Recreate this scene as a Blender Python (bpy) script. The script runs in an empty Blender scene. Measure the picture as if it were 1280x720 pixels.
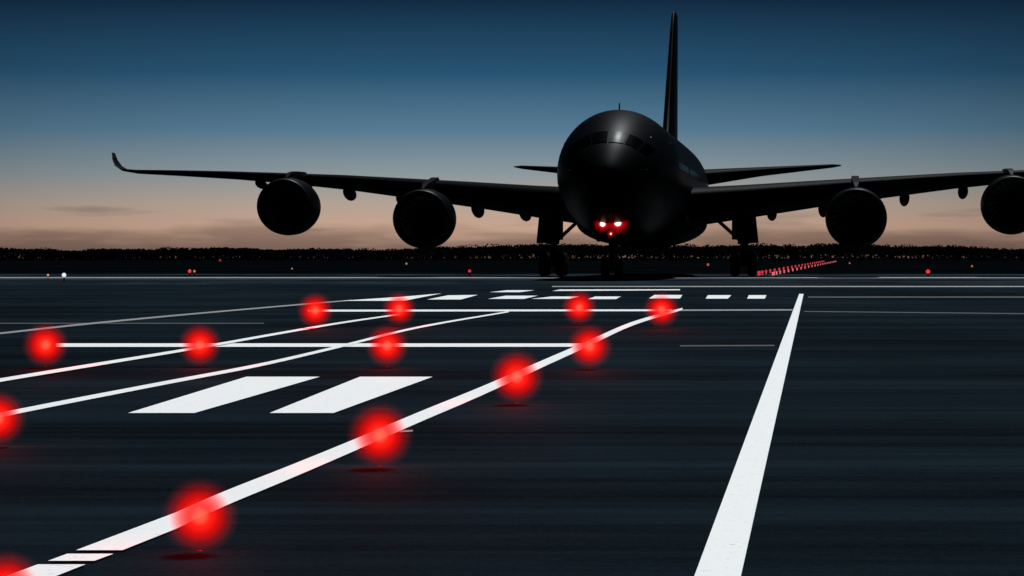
import bpy, bmesh, math, random
from mathutils import Vector, Matrix
random.seed(7)
sc=bpy.context.scene
H=1.1; F=3200.0; HY=322.0
def srgb(r,g,b):
    f=lambda c:(c/255/12.92) if c/255<=0.04045 else ((c/255+0.055)/1.055)**2.4
    return (f(r),f(g),f(b),1)
def g(px,py):
    d=H*F/(py-HY)
    return ((px-640)*d/F, d)

# ---------------- materials ----------------
def pmat(name,col,rough=0.5,spec=0.15,metal=0.0,noise=0.0,nscale=3.0,emit=None,estr=0):
    m=bpy.data.materials.new(name); m.use_nodes=True
    nt=m.node_tree; b=nt.nodes['Principled BSDF']
    b.inputs['Roughness'].default_value=rough
    b.inputs['Metallic'].default_value=metal
    b.inputs['Specular IOR Level'].default_value=spec
    tc=nt.nodes.new('ShaderNodeTexCoord'); n=nt.nodes.new('ShaderNodeTexNoise')
    n.inputs['Scale'].default_value=nscale; n.inputs['Detail'].default_value=6
    nt.links.new(tc.outputs['Object'],n.inputs['Vector'])
    r=nt.nodes.new('ShaderNodeValToRGB')
    k=noise
    r.color_ramp.elements[0].position=0.3; r.color_ramp.elements[1].position=0.7
    r.color_ramp.elements[0].color=(col[0]*(1-k),col[1]*(1-k),col[2]*(1-k),1)
    r.color_ramp.elements[1].color=(col[0]*(1+k),col[1]*(1+k),col[2]*(1+k),1)
    nt.links.new(n.outputs['Fac'],r.inputs['Fac']); nt.links.new(r.outputs['Color'],b.inputs['Base Color'])
    if emit:
        b.inputs['Emission Color'].default_value=(*emit,1); b.inputs['Emission Strength'].default_value=estr
    return m

def ground_mat(name,cA,cB,sx=0.03,sy=0.35,spec=0.0,lo=.43,hi=.585):
    m=bpy.data.materials.new(name); m.use_nodes=True
    nt=m.node_tree; N=nt.nodes; L=nt.links; b=N['Principled BSDF']
    b.inputs['Roughness'].default_value=0.9; b.inputs['Specular IOR Level'].default_value=spec
    tc=N.new('ShaderNodeTexCoord')
    def noise(scale,detail,s,rough=0.55):
        mp=N.new('ShaderNodeMapping'); mp.inputs['Scale'].default_value=scale
        L.new(tc.outputs['Object'],mp.inputs['Vector'])
        n=N.new('ShaderNodeTexNoise'); n.inputs['Scale'].default_value=s; n.inputs['Detail'].default_value=detail
        n.inputs['Roughness'].default_value=rough
        L.new(mp.outputs['Vector'],n.inputs['Vector']); return n.outputs['Fac']
    a=noise((sx,sy,1),5,1.0,0.65); c=noise((sx*8,sy*9,1),5,1.0,0.65); e=noise((1,1,1),4,38,0.7); pch=noise((0.2,0.05,1),3,1.0)
    def math_(op,x,y):
        n=N.new('ShaderNodeMath'); n.operation=op
        for i,v in enumerate((x,y)):
            if isinstance(v,(int,float)): n.inputs[i].default_value=v
            else: L.new(v,n.inputs[i])
        return n.outputs[0]
    s=math_('ADD',math_('MULTIPLY',a,0.36),math_('MULTIPLY',c,0.24))
    s=math_('ADD',s,math_('MULTIPLY',e,0.18)); s=math_('ADD',s,math_('MULTIPLY',pch,0.22))
    r=N.new('ShaderNodeValToRGB'); r.color_ramp.elements[0].position=lo; r.color_ramp.elements[1].position=hi
    r.color_ramp.elements[0].color=cA; r.color_ramp.elements[1].color=cB
    L.new(s,r.inputs['Fac']); L.new(r.outputs['Color'],b.inputs['Base Color'])
    bp=N.new('ShaderNodeBump'); bp.inputs['Strength'].default_value=0.4; bp.inputs['Distance'].default_value=0.01
    L.new(e,bp.inputs['Height']); L.new(bp.outputs['Normal'],b.inputs['Normal'])
    return m

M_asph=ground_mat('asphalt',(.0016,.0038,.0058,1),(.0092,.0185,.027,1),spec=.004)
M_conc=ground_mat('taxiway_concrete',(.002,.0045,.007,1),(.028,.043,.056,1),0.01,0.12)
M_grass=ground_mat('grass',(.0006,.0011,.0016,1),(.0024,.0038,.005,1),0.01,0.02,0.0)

def paint_mat(name,v,worn=0.5,under=.4):
    m=bpy.data.materials.new(name); m.use_nodes=True
    nt=m.node_tree; N=nt.nodes; L=nt.links; b=N['Principled BSDF']
    b.inputs['Roughness'].default_value=0.7; b.inputs['Specular IOR Level'].default_value=0.2
    tc=N.new('ShaderNodeTexCoord'); n=N.new('ShaderNodeTexNoise'); n.inputs['Scale'].default_value=26; n.inputs['Detail'].default_value=9; n.inputs['Roughness'].default_value=0.75
    L.new(tc.outputs['Object'],n.inputs['Vector'])
    r=N.new('ShaderNodeValToRGB'); r.color_ramp.elements[0].position=0.30; r.color_ramp.elements[1].position=0.30+0.2*worn
    r.color_ramp.elements[0].color=(v*under,v*under,v*under,1); r.color_ramp.elements[1].color=(v,v*1.01,v*1.01,1)
    L.new(n.outputs['Fac'],r.inputs['Fac']); L.new(r.outputs['Color'],b.inputs['Base Color'])
    return m
M_white=paint_mat('white_marking_paint',0.9,.6)
M_grey=paint_mat('faded_marking_paint',0.25)
M_faint=paint_mat('old_marking_paint',0.035)

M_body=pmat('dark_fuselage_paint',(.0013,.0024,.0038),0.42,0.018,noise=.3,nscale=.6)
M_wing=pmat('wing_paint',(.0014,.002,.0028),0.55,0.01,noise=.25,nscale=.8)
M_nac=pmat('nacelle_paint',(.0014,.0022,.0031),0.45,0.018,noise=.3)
M_lip=pmat('nacelle_lip_metal',(.006,.008,.0105),0.45,0.04,noise=.1)
M_fan=pmat('fan_blade_titanium',(.008,.01,.012),0.4,0.2,noise=.2)
M_glass=pmat('cockpit_glass',(.0004,.0006,.0008),0.3,0.01)
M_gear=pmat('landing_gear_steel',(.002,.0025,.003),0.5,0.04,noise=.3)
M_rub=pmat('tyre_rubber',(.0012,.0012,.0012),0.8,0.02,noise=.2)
M_fix=pmat('lamp_housing',(.006,.004,.004),0.6,0.05)

# ---------------- mesh helpers ----------------
def mkobj(name,verts,faces,mat,parent=None,smooth=False,top=None):
    me=bpy.data.meshes.new(name); me.from_pydata([tuple(v) for v in verts],[],faces); me.update()
    ob=bpy.data.objects.new(name,me); sc.collection.objects.link(ob)
    if mat: me.materials.append(mat)
    if parent: ob.parent=parent
    if smooth:
        for p in me.polygons: p.use_smooth=True
    return ob
def fixn(ob):
    bm=bmesh.new(); bm.from_mesh(ob.data); bmesh.ops.recalc_face_normals(bm,faces=bm.faces); bm.to_mesh(ob.data); bm.free()
def loft(name,rings,mat,parent,cap=True,smooth=True,closed=True):
    n=len(rings[0]); V=[];Fc=[]
    for r in rings: V+=r
    for i in range(len(rings)-1):
        for j in range(n if closed else n-1):
            a=i*n+j; b=i*n+(j+1)%n; Fc.append((a,b,b+n,a+n))
    if cap:
        Fc.append(tuple(range(n))); Fc.append(tuple((len(rings)-1)*n+j for j in range(n)))
    o=mkobj(name,V,Fc,mat,parent,smooth); fixn(o); return o
def ring(u,rw,rh,zc,n=48,cx=0):
    return [(cx+rw*math.cos(2*math.pi*k/n),u,zc+rh*math.sin(2*math.pi*k/n)) for k in range(n)]
def interp(tab,u):
    for i in range(len(tab)-1):
        a,b=tab[i],tab[i+1]
        if a[0]<=u<=b[0]:
            p0=tab[i-1] if i>0 else a; p3=tab[i+2] if i+2<len(tab) else b
            t=(u-a[0])/(b[0]-a[0]); out=[]
            for k in range(1,len(a)):
                m1=(b[k]-p0[k])/(b[0]-p0[0])*(b[0]-a[0]); m2=(p3[k]-a[k])/(p3[0]-a[0])*(b[0]-a[0])
                out.append((2*t**3-3*t**2+1)*a[k]+(t**3-2*t**2+t)*m1+(-2*t**3+3*t**2)*b[k]+(t**3-t**2)*m2)
            return out
    return list(tab[-1][1:])
def cyl(name,p0,p1,r0,r1,mat,parent,n=16,smooth=True):
    p0=Vector(p0);p1=Vector(p1);d=(p1-p0).normalized()
    a=d.orthogonal().normalized(); b=d.cross(a)
    R=[[tuple(p+a*r*math.cos(2*math.pi*k/n)+b*r*math.sin(2*math.pi*k/n)) for k in range(n)] for p,r in((p0,r0),(p1,r1))]
    return loft(name,R,mat,parent,True,smooth)
def wheel(name,c,r,w,parent):
    n=32; prof=[(-w/2,r*.35),(-w/2,r*.55),(-w/2*1.02,r*.8),(-w/2*.85,r*.94),(-w*.2,r),(w*.2,r),(w/2*.85,r*.94),(w/2*1.02,r*.8),(w/2,r*.55),(w/2,r*.35)]
    rs=[[(c[0]+x,c[1]+q*math.cos(2*math.pi*k/n),c[2]+q*math.sin(2*math.pi*k/n)) for k in range(n)] for x,q in prof]
    loft(name,rs,M_rub,parent)
    cyl(name+'_hub',(c[0]-w*.53,c[1],c[2]),(c[0]+w*.53,c[1],c[2]),r*.33,r*.33,M_gear,parent)
def box(name,c,s,mat,parent,rot=(0,0,0),bev=.03):
    bm=bmesh.new(); bmesh.ops.create_cube(bm,size=1)
    bmesh.ops.scale(bm,vec=s,verts=bm.verts)
    bmesh.ops.bevel(bm,geom=bm.edges[:],offset=min(bev,min(s)*.3),segments=2,affect='EDGES')
    me=bpy.data.meshes.new(name); bm.to_mesh(me); bm.free(); me.materials.append(mat)
    o=bpy.data.objects.new(name,me); sc.collection.objects.link(o); o.location=c; o.rotation_euler=rot; o.parent=parent
    return o
def empty(name,loc=(0,0,0),rotz=0):
    e=bpy.data.objects.new(name,None); e.empty_display_size=.3; sc.collection.objects.link(e); e.location=loc; e.rotation_euler=(0,0,rotz); return e

# ---------------- glow volumes (emissive spheres added to imitate each lamp's halo) ----------------
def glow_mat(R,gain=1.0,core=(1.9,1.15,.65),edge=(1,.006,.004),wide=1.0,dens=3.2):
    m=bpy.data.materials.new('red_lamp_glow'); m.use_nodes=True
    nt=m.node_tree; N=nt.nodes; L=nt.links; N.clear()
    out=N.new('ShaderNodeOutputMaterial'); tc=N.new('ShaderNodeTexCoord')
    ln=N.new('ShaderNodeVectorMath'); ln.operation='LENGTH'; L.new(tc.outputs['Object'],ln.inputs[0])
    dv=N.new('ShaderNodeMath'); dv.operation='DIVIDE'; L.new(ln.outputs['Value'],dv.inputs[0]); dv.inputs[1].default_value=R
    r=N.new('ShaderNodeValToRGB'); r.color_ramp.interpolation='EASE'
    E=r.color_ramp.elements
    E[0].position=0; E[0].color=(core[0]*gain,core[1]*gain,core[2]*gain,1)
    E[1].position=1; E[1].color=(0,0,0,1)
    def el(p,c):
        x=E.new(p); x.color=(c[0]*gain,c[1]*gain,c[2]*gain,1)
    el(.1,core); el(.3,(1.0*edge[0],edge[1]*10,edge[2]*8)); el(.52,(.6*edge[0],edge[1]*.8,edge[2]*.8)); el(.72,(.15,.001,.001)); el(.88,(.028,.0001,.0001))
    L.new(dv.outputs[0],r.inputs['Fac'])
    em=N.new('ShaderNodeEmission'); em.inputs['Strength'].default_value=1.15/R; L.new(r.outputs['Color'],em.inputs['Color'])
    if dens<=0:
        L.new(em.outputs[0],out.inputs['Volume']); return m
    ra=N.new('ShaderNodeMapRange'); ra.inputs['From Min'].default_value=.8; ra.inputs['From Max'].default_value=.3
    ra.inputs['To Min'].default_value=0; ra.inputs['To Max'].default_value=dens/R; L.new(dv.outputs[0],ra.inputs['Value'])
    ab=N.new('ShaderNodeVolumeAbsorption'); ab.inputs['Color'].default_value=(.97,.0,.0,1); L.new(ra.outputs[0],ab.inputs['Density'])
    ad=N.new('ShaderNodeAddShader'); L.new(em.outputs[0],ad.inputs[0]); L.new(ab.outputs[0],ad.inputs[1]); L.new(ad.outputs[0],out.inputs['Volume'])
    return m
def sphere(name,c,R,mat,parent,seg=32,rg=16):
    bm=bmesh.new(); bmesh.ops.create_uvsphere(bm,u_segments=seg,v_segments=rg,radius=R)
    for f in bm.faces: f.smooth=True
    me=bpy.data.meshes.new(name); bm.to_mesh(me); bm.free(); me.materials.append(mat)
    o=bpy.data.objects.new(name,me); sc.collection.objects.link(o); o.location=c; o.parent=parent; return o
M_lens=pmat('red_lens_glass',(.05,.003,.003),.4,.1,emit=(.12,.001,.001),estr=.5)

# ---------------- ground ----------------
def sheet(name,pts,z,mat):
    return mkobj(name,[(x,y,z) for x,y in pts],[tuple(range(len(pts)))],mat)
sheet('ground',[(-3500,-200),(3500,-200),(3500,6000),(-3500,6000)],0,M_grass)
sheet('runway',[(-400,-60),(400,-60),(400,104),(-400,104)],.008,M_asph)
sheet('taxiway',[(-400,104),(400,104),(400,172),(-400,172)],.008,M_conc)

ZM=.016
def cat(P,sub=8):
    out=[]
    for i in range(len(P)-1):
        p0=P[max(i-1,0)];p1=P[i];p2=P[i+1];p3=P[min(i+2,len(P)-1)]
        for s in range(sub):
            t=s/sub
            out.append(tuple(.5*((2*b)+(-a+c)*t+(2*a-5*b+4*c-d)*t*t+(-a+3*b-3*c+d)*t**3) for a,b,c,d in zip(p0,p1,p2,p3)))
    out.append(P[-1]); return out
def ribbon(name,P,mat=M_white,smooth=True,z=ZM):
    P=cat(P) if smooth else P
    V=[];Fc=[]
    for x,y,w in P:
        a=g(x,y+w/2); b=g(x,y-w/2); V+= [(a[0],a[1],z),(b[0],b[1],z)]
    for i in range(len(P)-1): Fc.append((2*i,2*i+2,2*i+3,2*i+1))
    o=mkobj(name,V,Fc,mat); return o
def polys(name,PL,mat=M_white,z=ZM):
    V=[];Fc=[]
    for p in PL:
        k=len(V); V+=[(*g(x,y),z) for x,y in p]; Fc.append(tuple(range(k,k+len(p))))
    return mkobj(name,V,Fc,mat)
polys('runway_edge_line',[[(804,900),(888,900),(1004.5,368),(999,368)]])
ribbon('taxiway_lead_line',[(220,655.5,21),(280,628,19),(360,595,17),(440,561,15),(520,526,13.4),(600,492,11.4),(675,458,9),(735,431,7.2),(790,406,5),(853,387,2.6)])
polys('taxiway_lead_line',[[(-160,790),(-90,790),(107,711),(47,711)],[(60,706.5),(118,706.5),(142,697.5),(84,697.5)],[(95,693),(153,693),(220,666),(220,645)]])
ribbon('taxiway_lead_line',[(-120,548,7),(20,517.5,5.8),(200,482,4.6),(320,459,3.9),(415,437,3.2),(520,411,2.4),(636,390.5,1.5)])
ribbon('taxiway_lead_line',[(-120,499,6),(0,478,4.6),(120,458,4),(240,438,3.2),(340,420,2.8),(420,406,2.2),(500,394,1.6)],z=.0205)
ribbon('taxiway_lead_line',[(-120,430,2.4),(0,418,2.2),(85,408.5,2.2),(180,399,2),(250,392.5,1.8),(380,381,1.6),(440,376,1.2)],M_grey)
ribbon('stop_bar_marking',[(70,432.5,4.4),(735,432.5,4.2)],smooth=False,z=.012)
ribbon('stop_bar_marking',[(385,389,2.4),(840,388.5,2.2)],smooth=False,z=.012)
ribbon('stop_bar_marking',[(841,388.5,1.8),(991,388,1.6)],M_grey,smooth=False,z=.012)
polys('threshold_marking',[[(160,519),(243,519),(400,473),(308,473)],[(337,519),(417,519),(541,473),(450,473)]])
sm=[[(425,377),(505,377),(552,367.5),(500,372)],[(534,375.3),(576,375.3),(597,369.5),(560,370)],[(610,374.5),(655,374.5),(672,370.5),(632,370.5)],
    [(664,374.5),(712,374.5),(724,371.5),(690,371.5)],[(735,374.8),(770,374.8),(776,371.5),(744,371.5)],[(811,374),(850,374),(853,369.5),(818,369.5)],[(882,374.2),(910,374.2),(914,369.8),(885,369.8)],
    [(934,374.2),(956,374.2),(958,369.8),(936,369.8)],[(612,366),(650,366),(668,363.5),(634,363.5)],[(690,364.5),(850,363.5),(850,362.3),(700,362.6)]]
polys('piano_key_marking',sm,z=.0205)
ribbon('taxiway_edge_line',[(690,358.6,1.3),(1700,358.6,1.5)],M_grey,smooth=False)
ribbon('taxiway_edge_line',[(-600,347.4,1.3),(1900,347.4,1.3)],M_grey,smooth=False)
ribbon('faded_marking',[(-300,405,1.6),(330,405,1.2)],M_faint,smooth=False,z=.012)
ribbon('faded_marking',[(850,433.5,1.5),(968,433,1.5)],M_faint,smooth=False,z=.012)
ribbon('faded_marking',[(1010,372,1.4),(1700,372,1.4)],M_faint,smooth=False)
ribbon('faded_marking',[(500,542.5,2),(516,541.5,2)],M_grey,smooth=False)
ribbon('faded_marking',[(1005,390,1),(1700,397,1)],M_faint,smooth=False,z=.012)

# ---------------- runway lights ----------------
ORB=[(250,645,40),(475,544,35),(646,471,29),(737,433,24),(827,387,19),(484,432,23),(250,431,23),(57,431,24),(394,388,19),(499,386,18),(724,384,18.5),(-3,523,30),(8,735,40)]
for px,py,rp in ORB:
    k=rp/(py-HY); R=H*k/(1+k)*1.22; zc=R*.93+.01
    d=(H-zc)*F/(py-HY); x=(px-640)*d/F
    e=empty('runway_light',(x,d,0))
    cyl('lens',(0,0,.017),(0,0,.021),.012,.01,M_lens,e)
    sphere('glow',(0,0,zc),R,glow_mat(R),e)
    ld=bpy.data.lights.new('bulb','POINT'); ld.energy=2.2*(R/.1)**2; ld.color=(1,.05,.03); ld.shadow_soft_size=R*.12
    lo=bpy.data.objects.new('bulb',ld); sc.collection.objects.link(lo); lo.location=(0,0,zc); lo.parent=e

def small_light(name,x,y,z,r,col,s):
    key='lamp_%s'%str(col)
    m=bpy.data.materials.get(key+str(s)) or pmat(key+str(s),(.1,.1,.1),.4,.2,emit=col,estr=s)
    e=empty(name,(x,y,0)); cyl('stem',(0,0,0),(0,0,z-r*.6),r*.3,r*.3,M_fix,e,8)
    sphere('lamp',(0,0,z),r,m,e,12,8)
def row(name,pa,pb,n,col,s,rf):
    A=g(*pa);B=g(*pb); V=[];Fc=[]
    me_m=pmat(name+'_lamp',(.05,.02,.02),.4,.1,emit=col,estr=s)
    bm=bmesh.new()
    for i in range(n):
        t=(i/(n-1))**1.7
        x=A[0]+(B[0]-A[0])*t; y=A[1]+(B[1]-A[1])*t
        r=rf*(1+.6*t)
        bmesh.ops.create_uvsphere(bm,u_segments=10,v_segments=6,radius=r,matrix=Matrix.Translation((x,y,.1+r)))
        bmesh.ops.create_cone(bm,cap_ends=True,segments=8,radius1=.06,radius2=.04,depth=.14,matrix=Matrix.Translation((x,y,.08)))
    me=bpy.data.meshes.new(name); bm.to_mesh(me); bm.free(); me.materials.append(me_m)
    o=bpy.data.objects.new(name,me); sc.collection.objects.link(o)
row('taxiway_light_row',(948,344.5),(1030,327.5),24,(1,.06,.08),.6,.085)
row('taxiway_light_row',(966,344.5),(1045,327.5),24,(1,.22,.25),.7,.065)
for px,py,z,r,col,s in [(80,352,.3,.1,(.7,.85,1),1.0),(60,352,.3,.05,(1,.4,.15),.8),(237,345.5,.3,.1,(1,.06,.05),.8),(243,345.5,.3,.07,(1,.3,.1),.6),(587,345,.3,.09,(1,.05,.05),.7),
     (1160,346,.3,.12,(1,.03,.04),1.0),(275,330,.6,.2,(1,.03,.03),.35),(508,336,.5,.1,(.7,.6,.6),.35),(1215,339,.4,.09,(1,.2,.1),.4),(885,336,.4,.12,(1,.1,.1),.6),(365,341,.3,.06,(1,.5,.3),.4),(1062,333,.4,.1,(1,.3,.2),.4),(760,336,.4,.1,(1,.5,.4),.3)]:
    x,d=g(px,py); small_light('airfield_light',x,d,z,r,col,s)

# ---------------- airliner ----------------
SL=.12
A=empty('airliner',(4.38,121,0),-math.atan(SL))
FT=[(0,.04,.04,4.65),(.25,.62,.6,4.68),(.8,1.12,1.1,4.76),(2,1.82,1.8,4.98),(3.5,2.35,2.38,5.15),(5,2.7,2.82,5.24),(7,2.98,3.15,5.3),(9,3.1,3.28,5.32),(12,3.12,3.3,5.32),(40,3.12,3.3,5.32),(45,2.95,3.1,5.5),(51,2.3,2.4,6.1),(57,1.35,1.45,6.75),(61,.7,.75,7.1),(63,.22,.25,7.25)]
us=[0,.08,.25,.5,.8,1.2,1.6,2,2.6,3.2,4,5,6,7,8,9,10.5,12,16,20,25,30,35,40,42.5,45,48,51,54,57,59,61,62.2,63]
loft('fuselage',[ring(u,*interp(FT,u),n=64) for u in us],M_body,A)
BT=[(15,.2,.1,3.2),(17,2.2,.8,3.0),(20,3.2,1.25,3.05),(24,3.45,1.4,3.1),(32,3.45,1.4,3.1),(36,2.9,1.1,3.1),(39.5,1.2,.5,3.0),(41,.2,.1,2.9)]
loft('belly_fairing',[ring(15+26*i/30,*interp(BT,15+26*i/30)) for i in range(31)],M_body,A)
def on_nose(u,ang,off):
    rw,rh,zc=interp(FT,u); return ((rw+off)*math.sin(ang),u-off*.5,zc+(rh+off)*math.cos(ang))
V=[];Fc=[]
for k,(a0,a1,u0,u1,u2,u3) in enumerate([(.03,.42,1.75,1.9,2.75,2.9),(.46,.80,1.95,2.15,2.95,3.2),(.84,1.08,2.25,2.6,3.3,3.75)]):
    for sgn in(-1,1):
        b=len(V); nn=5
        for i in range(nn):
            t=i/(nn-1); a=(a0+(a1-a0)*t)*sgn
            for j in range(nn):
                w=j/(nn-1); u=(u0+(u1-u0)*t)*(1-w)+(u2+(u3-u2)*t)*w
                V.append(on_nose(u,a,.02))
        for i in range(nn-1):
            for j in range(nn-1): Fc.append((b+i*nn+j,b+(i+1)*nn+j,b+(i+1)*nn+j+1,b+i*nn+j+1))
fixn(mkobj('cockpit_windows',V,Fc,M_glass,A,True))
V=[];Fc=[]
M_win=pmat('cabin_window',(.012,.015,.018),.15,.12)
for sgn in(-1,1):
    for i in range(62):
        u=8.5+i*.58
        if abs(u-18)<.9 or abs(u-33)<.9: continue
        rw,rh,zc=interp(FT,u); z=5.75
        b=len(V)
        for k in range(10):
            an=2*math.pi*k/10; zz=z+.19*math.sin(an); xx=rw*math.sqrt(max(0,1-((zz-zc)/rh)**2))+.012
            V.append((sgn*xx,u+.12*math.cos(an),zz))
        Fc.append(tuple(range(b,b+10)))
mkobj('cabin_windows',V,Fc,M_win,A)
M_door=pmat('door_frame_paint',(.012,.015,.019),.4,.1)
V=[];Fc=[]
for sgn in(-1,1):
    for u0 in(7.0,17.7,32.7,44.5):
        for (ua,ub,za,zb) in((u0,u0+.07,4.9,6.8),(u0+.95,u0+1.02,4.9,6.8),(u0,u0+1.02,6.8,6.87),(u0,u0+1.02,4.83,4.9)):
            b=len(V); n=6
            for i in range(n):
                zz=za+(zb-za)*i/(n-1)
                for u in(ua,ub):
                    rw,rh,zc=interp(FT,u); xx=rw*math.sqrt(max(0,1-((zz-zc)/rh)**2))+.015
                    V.append((sgn*xx,u,zz))
            for i in range(n-1): Fc.append((b+2*i,b+2*i+1,b+2*i+3,b+2*i+2))
mkobj('cabin_doors',V,Fc,M_door,A)
box('antenna',(0,9,8.7),(.05,.35,.45),M_body,A,(math.radians(-20),0,0))
box('antenna',(0,20,8.75),(.05,.4,.4),M_body,A,(math.radians(-20),0,0))
cyl('pitot_probe',(1.7,2.0,5.3),(1.95,1.8,5.3),.03,.02,M_gear,A,8)
cyl('pitot_probe',(-1.7,2.0,5.3),(-1.95,1.8,5.3),.03,.02,M_gear,A,8)

def foil(s,le,c,z,t,inc=0,n=20,vert=False,lean=0):
    P=[]
    for k in range(n):
        a=2*math.pi*k/n; xx=.5*(1+math.cos(a)); # 1=TE 0=LE
        th=t/2*math.sin(a)*(1.0-.55*xx)*1.25
        if vert: P.append((th+lean,le+xx*c,z))
        else: P.append((s,le+xx*c,z+th-xx*c*math.tan(math.radians(inc))))
    return P
WS=[(0,18.6,13,4.2,2.1,5),(3,20,12,4.36,1.95,5),(6,21.8,10.2,4.62,1.7,5),(10,24.2,8.3,5.0,1.4,4.6),(14,26.3,7.2,5.36,1.12,4),(18,28.5,6.2,5.72,.85,3.3),(22,30.7,5.3,6.0,.62,2.6),(26,33,4.5,6.25,.46,2),(30,35.4,3.6,6.45,.34,1.6),(33,37.2,2.8,6.58,.24,1.2),(34.0,37.9,2.3,6.7,.17,.8),(34.6,38.6,1.8,7.0,.13,0),(34.95,39.3,1.3,7.4,.1,0),(35.15,39.9,.8,7.85,.06,0)]
for sg in(-1,1):
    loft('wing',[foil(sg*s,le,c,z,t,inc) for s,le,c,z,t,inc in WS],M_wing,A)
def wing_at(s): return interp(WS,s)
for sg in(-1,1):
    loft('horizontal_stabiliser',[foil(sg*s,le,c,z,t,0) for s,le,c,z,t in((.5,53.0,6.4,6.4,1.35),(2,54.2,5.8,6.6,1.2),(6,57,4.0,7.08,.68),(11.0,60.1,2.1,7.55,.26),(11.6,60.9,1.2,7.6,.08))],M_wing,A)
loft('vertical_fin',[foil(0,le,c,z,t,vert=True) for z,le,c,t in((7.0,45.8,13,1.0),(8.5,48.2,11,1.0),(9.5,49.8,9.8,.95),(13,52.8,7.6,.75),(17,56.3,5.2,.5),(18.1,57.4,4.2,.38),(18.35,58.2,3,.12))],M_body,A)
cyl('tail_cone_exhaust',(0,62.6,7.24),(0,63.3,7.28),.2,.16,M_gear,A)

def revolve(name,prof,c,mat,parent,n=48,cap=False):
    rs=[[(c[0]+r*math.cos(2*math.pi*k/n),c[1]+y,c[2]+r*math.sin(2*math.pi*k/n)) for k in range(n)] for y,r in prof]
    return loft(name,rs,mat,parent,cap)
def engine(s,u,z,R):
    k=R/1.62
    E=A
    c=(s,u,z)
    revolve('nacelle',[(y*k*1.0,r*k) for y,r in((.18,1.56),(.6,1.62),(1.4,1.66),(2.6,1.62),(3.6,1.48),(4.6,1.2))],c,M_nac,E)
    revolve('intake_lip',[(y*k,r*k) for y,r in((.5,1.36),(.2,1.38),(.05,1.42),(0,1.47),(.05,1.52),(.18,1.56))],c,M_lip,E)
    revolve('intake_duct',[(.5*k,1.36*k),(1.3*k,1.34*k)],c,M_nac,E)
    revolve('bypass_nozzle',[(4.6*k,1.2*k),(4.2*k,1.12*k),(3.2*k,.95*k)],c,M_nac,E)
    revolve('core_cowl',[(3.2*k,.95*k),(4.8*k,.75*k),(5.7*k,.5*k),(5.7*k,.42*k),(6.4*k,.05*k)],c,M_nac,E)
    revolve('fan_disc',[(1.28*k,1.34*k),(1.3*k,.02)],(c[0],c[1]+.25,c[2]),M_rub,E)
    revolve('spinner',[(.75*k,.02),(.85*k,.14*k),(1.05*k,.3*k),(1.3*k,.4*k)],c,M_nac,E)
    V=[];Fc=[]
    n=22
    for i in range(n):
        a0=2*math.pi*i/n; b=len(V)
        for j in range(7):
            t=j/6; r=(.38+(1.32-.38)*t)*k; w=.11+.05*t; tw=.35*t
            V.append((s+r*math.cos(a0-w+tw),u+1.15*k,z+r*math.sin(a0-w+tw)))
            V.append((s+r*math.cos(a0+w+tw),u+1.32*k,z+r*math.sin(a0+w+tw)))
        for j in range(6): Fc.append((b+2*j,b+2*j+1,b+2*j+3,b+2*j+2))
    mkobj('fan_blades',V,Fc,M_fan,E,True)
    le,cc,zz,t,inc=wing_at(abs(s))
    P=[]
    for y,zt,zb,w in((u+.9*k,z+1.66*k,z+1.4*k,.08),(u+1.8*k,z+1.95*k,z+1.4*k,.22),(u+3.2*k,max(z+2.0*k,zz+.3),z+1.2*k,.28),(le+1.2,zz+.42*t+.05,z+.9*k,.3),(le+cc*.45,zz-.1,z+.9*k,.24),(le+cc*.7,zz-.35,zz-.6,.08)):
        P.append([(s-w,y,zb),(s+w,y,zb),(s+w*.7,y,zt),(s-w*.7,y,zt)])
    loft('pylon',P,M_nac,E,True,False)
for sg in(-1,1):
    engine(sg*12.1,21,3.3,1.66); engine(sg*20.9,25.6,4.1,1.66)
    for s,dz,L_ in((7.3,.75,4.5),(10.3,.95,4.8),(15.1,.85,4.2),(18.6,.8,3.8),(24.6,.5,2.8)):
        le,c,z,t,inc=wing_at(s); u0=le+c*.62
        zt=z-c*.75*math.tan(math.radians(inc))-dz*.42
        rs=[]
        for i in range(13):
            q=i/12; rr=max(.02,math.sin(math.pi*q)**.6)
            rs.append(ring(u0+q*L_,.3*rr,.56*dz*rr,zt-.25*q,16,sg*s))
        loft('flap_track_fairing',rs,M_wing,A)
# main gear
for sg in(-1,1):
    s=5.65; u=31
    for ds in(-.5,.5):
        for du in(-.85,.85): wheel('main_wheel',(sg*s+ds,u+du,.71),.69,.52,A)
    cyl('bogie_beam',(sg*s,u-.95,.72),(sg*s,u+.95,.72),.17,.17,M_gear,A)
    for du in(-.85,.85): cyl('axle',(sg*s-.6,u+du,.7),(sg*s+.6,u+du,.7),.11,.11,M_gear,A)
    cyl('oleo_strut',(sg*s,u,.7),(sg*s,u,2.2),.22,.22,M_gear,A)
    cyl('strut_cylinder',(sg*s,u,1.9),(sg*s*.99,u,4.3),.36,.42,M_gear,A)
    cyl('side_brace',(sg*(s-.1),u,2.0),(sg*3.9,u-.2,3.5),.11,.11,M_gear,A)
    cyl('drag_brace',(sg*s,u,1.8),(sg*s,u-2.4,3.9),.11,.11,M_gear,A)
    cyl('torque_link',(sg*s,u-.25,1.0),(sg*s,u-.65,1.5),.09,.07,M_gear,A)
    cyl('torque_link',(sg*s,u-.65,1.5),(sg*s,u-.3,2.1),.07,.09,M_gear,A)
    box('gear_door',(sg*(s+.5),u-.1,2.95),(.08,2.2,2.0),M_body,A,(0,sg*math.radians(-6),sg*math.radians(14)))
    box('gear_door',(sg*(s-.3),u-.9,2.75),(.75,.08,1.2),M_body,A)
    cyl('hydraulic_line',(sg*s+.22,u-.25,1.2),(sg*s+.3,u-.3,3.2),.03,.03,M_gear,A,8)
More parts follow.
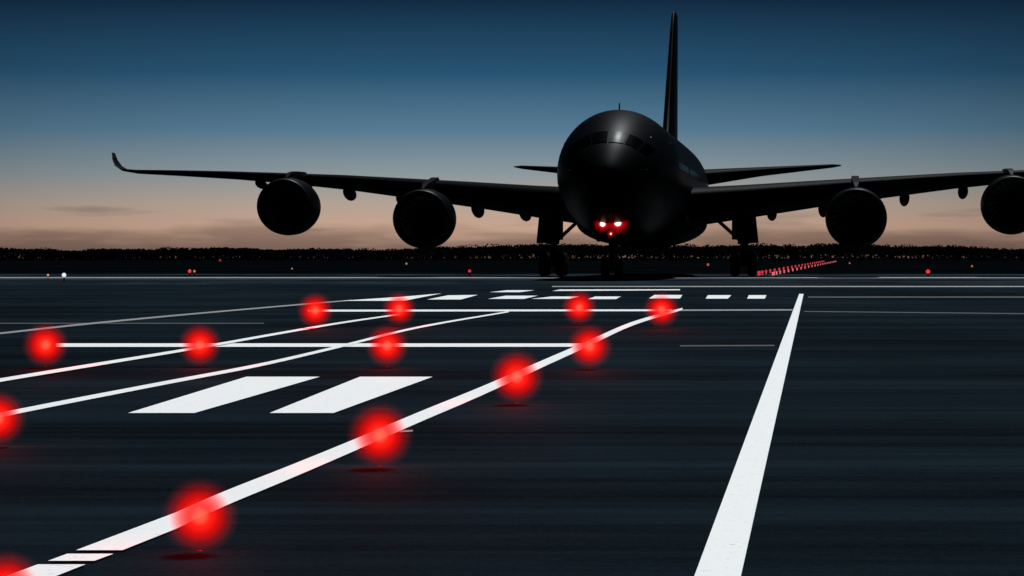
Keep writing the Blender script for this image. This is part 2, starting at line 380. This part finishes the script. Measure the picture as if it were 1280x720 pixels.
# nose gear
ug=4.3
for ds in(-.34,.34): wheel('nose_wheel',(ds,ug,.53),.51,.36,A)
cyl('nose_axle',(-.45,ug,.52),(.45,ug,.52),.07,.07,M_gear,A)
cyl('nose_oleo',(0,ug,.5),(0,ug-.05,1.8),.1,.1,M_gear,A)
cyl('nose_strut',(0,ug-.03,1.6),(0,ug-.1,3.1),.16,.18,M_gear,A)
cyl('nose_drag_brace',(0,ug,1.7),(0,ug+1.5,2.8),.07,.07,M_gear,A)
cyl('nose_torque_link',(0,ug-.15,.8),(0,ug-.4,1.2),.06,.05,M_gear,A)
cyl('nose_torque_link',(0,ug-.4,1.2),(0,ug-.15,1.65),.05,.06,M_gear,A)
box('light_bracket',(0,ug-.35,2.5),(.95,.08,.1),M_gear,A)
for sg in(-1,1): box('nose_gear_door',(sg*.62,ug+.1,2.25),(.05,1.6,.75),M_body,A,(0,sg*math.radians(-10),0))
M_ll=pmat('landing_lamp',(.3,.05,.03),.3,.3,emit=(1,.6,.5),estr=3)
for s,z,R,rl in((-.4,2.74,.5,.13),(.34,2.8,.66,.17),(0,2.26,.22,.04)):
    cyl('landing_light_housing',(s,ug-.62,z),(s,ug-.3,z),.13,.07,M_gear,A)
    sphere('landing_light_lens',(s,ug-.7,z),rl,M_ll,A,16,8)
    sphere('landing_light_glow',(s,ug-.7,z),R,glow_mat(R,.8,(1.6,.16,.1),(.6,.002,.006),dens=0),A)
sphere('nose_highlight',(1.95,3.6,6.9),.07,pmat('painted_highlight',(.12,.12,.12),.3,.3),A,12,8)  # pale bead set on the nose to stand in for a highlight

# ---------------- distant trees ----------------
V=[];Fc=[]
def leaf(x,y,z,s):
    a=Vector((random.gauss(0,1),random.gauss(0,1),random.gauss(0,1))).normalized(); b=a.orthogonal().normalized(); 
    k=len(V); p=Vector((x,y,z))
    V.extend([tuple(p+a*s),tuple(p+b*s*.8),tuple(p-a*s),tuple(p-b*s*.8)]); Fc.append((k,k+1,k+2,k+3))
def prof(x): return 5.1+.9*math.sin(x*.019+.5)+.5*math.sin(x*.055+1)+.3*math.sin(x*.17)+max(0,x)*.003
x=-420
while x<520:
    y=random.uniform(860,960); h=prof(x)+random.uniform(-.4,.5)
    if random.random()<.07: h+=.8
    w=random.uniform(3.5,7.5)
    k=len(V); r=.18
    for zz,rr in((0,r),(h*.7,r*.4)):
        for q in range(5): V.append((x+rr*math.cos(q*1.2566),y+rr*math.sin(q*1.2566),zz))
    for q in range(5): Fc.append((k+q,k+(q+1)%5,k+5+(q+1)%5,k+5+q))
    for i in range(260):
        th=random.uniform(0,math.pi); rr=random.random()**.65
        leaf(x+w*rr*math.cos(th),y+random.gauss(0,w*.4),h*.4+h*.52*rr*math.sin(th)+random.gauss(0,.05),random.uniform(.26,.46))
    x+=random.uniform(1.3,2.6)
for i in range(44000):
    xx=random.uniform(-430,530)
    leaf(xx,random.uniform(865,955),prof(xx)*.86*random.random()**.7,random.uniform(.45,.8))
M_tree=pmat('tree_foliage',(.0042,.0048,.0062),.9,.0,noise=.3,nscale=.05)  # bluish lift in the leaf colour stands in for distance haze
mkobj('distant_trees',V,Fc,M_tree)

# ---------------- overhead light ----------------
sd=bpy.data.lights.new('overhead_lamp','SUN'); sd.energy=3.6; sd.angle=math.radians(.5); sd.color=(.94,.98,1)  # added overhead lamp that brightens the painted markings; the dusk sky has none
so=bpy.data.objects.new('overhead_lamp',sd); sc.collection.objects.link(so); so.location=(0,0,50); so.rotation_euler=(math.radians(-32),math.radians(12),0)

# ---------------- world ----------------
w=bpy.data.worlds.new('World'); sc.world=w; w.use_nodes=True
N=w.node_tree.nodes; L=w.node_tree.links; N.clear()
out=N.new('ShaderNodeOutputWorld'); tc=N.new('ShaderNodeTexCoord'); sp=N.new('ShaderNodeSeparateXYZ'); L.new(tc.outputs['Generated'],sp.inputs[0])
def mth(op,a,b=None,clamp=False):
    n=N.new('ShaderNodeMath'); n.operation=op; n.use_clamp=clamp
    for i,v in enumerate((a,b)):
        if v is None: continue
        if isinstance(v,(int,float)): n.inputs[i].default_value=v
        else: L.new(v,n.inputs[i])
    return n.outputs[0]
zf=mth('MULTIPLY',sp.outputs['Z'],4.0,True)
r=N.new('ShaderNodeValToRGB'); E=r.color_ramp.elements
st=[(0,(146,116,104)),(.006,(168,136,120)),(.012,(198,163,142)),(.021,(180,163,150)),(.033,(138,151,156)),(.05,(84,122,146)),(.072,(36,82,114)),(.1,(9,40,65)),(.25,(5,14,30))]
E[0].position=0;E[0].color=srgb(*st[0][1]);E[1].position=1;E[1].color=srgb(*st[-1][1])
for p,c in st[1:-1]:
    e=E.new(p*4); e.color=srgb(*c)
L.new(zf,r.inputs['Fac'])
dx=mth('ADD',sp.outputs['X'],.01); q=mth('MULTIPLY',mth('MULTIPLY',dx,dx),8.0); az=mth('MAXIMUM',mth('SUBTRACT',1.0,q),.3)
mp=N.new('ShaderNodeMapping'); mp.inputs['Scale'].default_value=(16,16,150); L.new(tc.outputs['Generated'],mp.inputs['Vector'])
nz=N.new('ShaderNodeTexNoise'); nz.inputs['Scale'].default_value=1; nz.inputs['Detail'].default_value=7; L.new(mp.outputs[0],nz.inputs['Vector'])
cl=mth('ADD',mth('MULTIPLY',sp.outputs['Z'],-32.0),mth('MULTIPLY',nz.outputs['Fac'],1.3))
mr=N.new('ShaderNodeMapRange'); L.new(cl,mr.inputs['Value']); mr.inputs['From Min'].default_value=.2; mr.inputs['From Max'].default_value=.5; mr.inputs['To Min'].default_value=1; mr.inputs['To Max'].default_value=.6
fac=mth('MULTIPLY',az,mr.outputs[0])
mul=N.new('ShaderNodeVectorMath'); mul.operation='SCALE'; L.new(r.outputs['Color'],mul.inputs[0]); L.new(fac,mul.inputs['Scale'])
bg=N.new('ShaderNodeBackground'); L.new(mul.outputs[0],bg.inputs['Color']); bg.inputs['Strength'].default_value=1
sk=N.new('ShaderNodeTexSky'); sk.sky_type='NISHITA'; sk.sun_disc=False; sk.sun_elevation=math.radians(-4); sk.sun_rotation=0
bg2=N.new('ShaderNodeBackground'); L.new(sk.outputs[0],bg2.inputs['Color']); bg2.inputs['Strength'].default_value=.015
ad=N.new('ShaderNodeAddShader'); L.new(bg.outputs[0],ad.inputs[0]); L.new(bg2.outputs[0],ad.inputs[1]); L.new(ad.outputs[0],out.inputs['Surface'])

# ---------------- camera ----------------
cd=bpy.data.cameras.new('camera'); co=bpy.data.objects.new('camera',cd); sc.collection.objects.link(co); sc.camera=co
co.location=(0,0,H); co.rotation_euler=(math.radians(90),0,0)
cd.sensor_width=36; cd.lens=36*F/1280; cd.shift_y=-(360-HY)/1280; cd.clip_start=.1; cd.clip_end=20000
sc.view_settings.view_transform='Standard'; sc.view_settings.look='None'; sc.view_settings.exposure=0
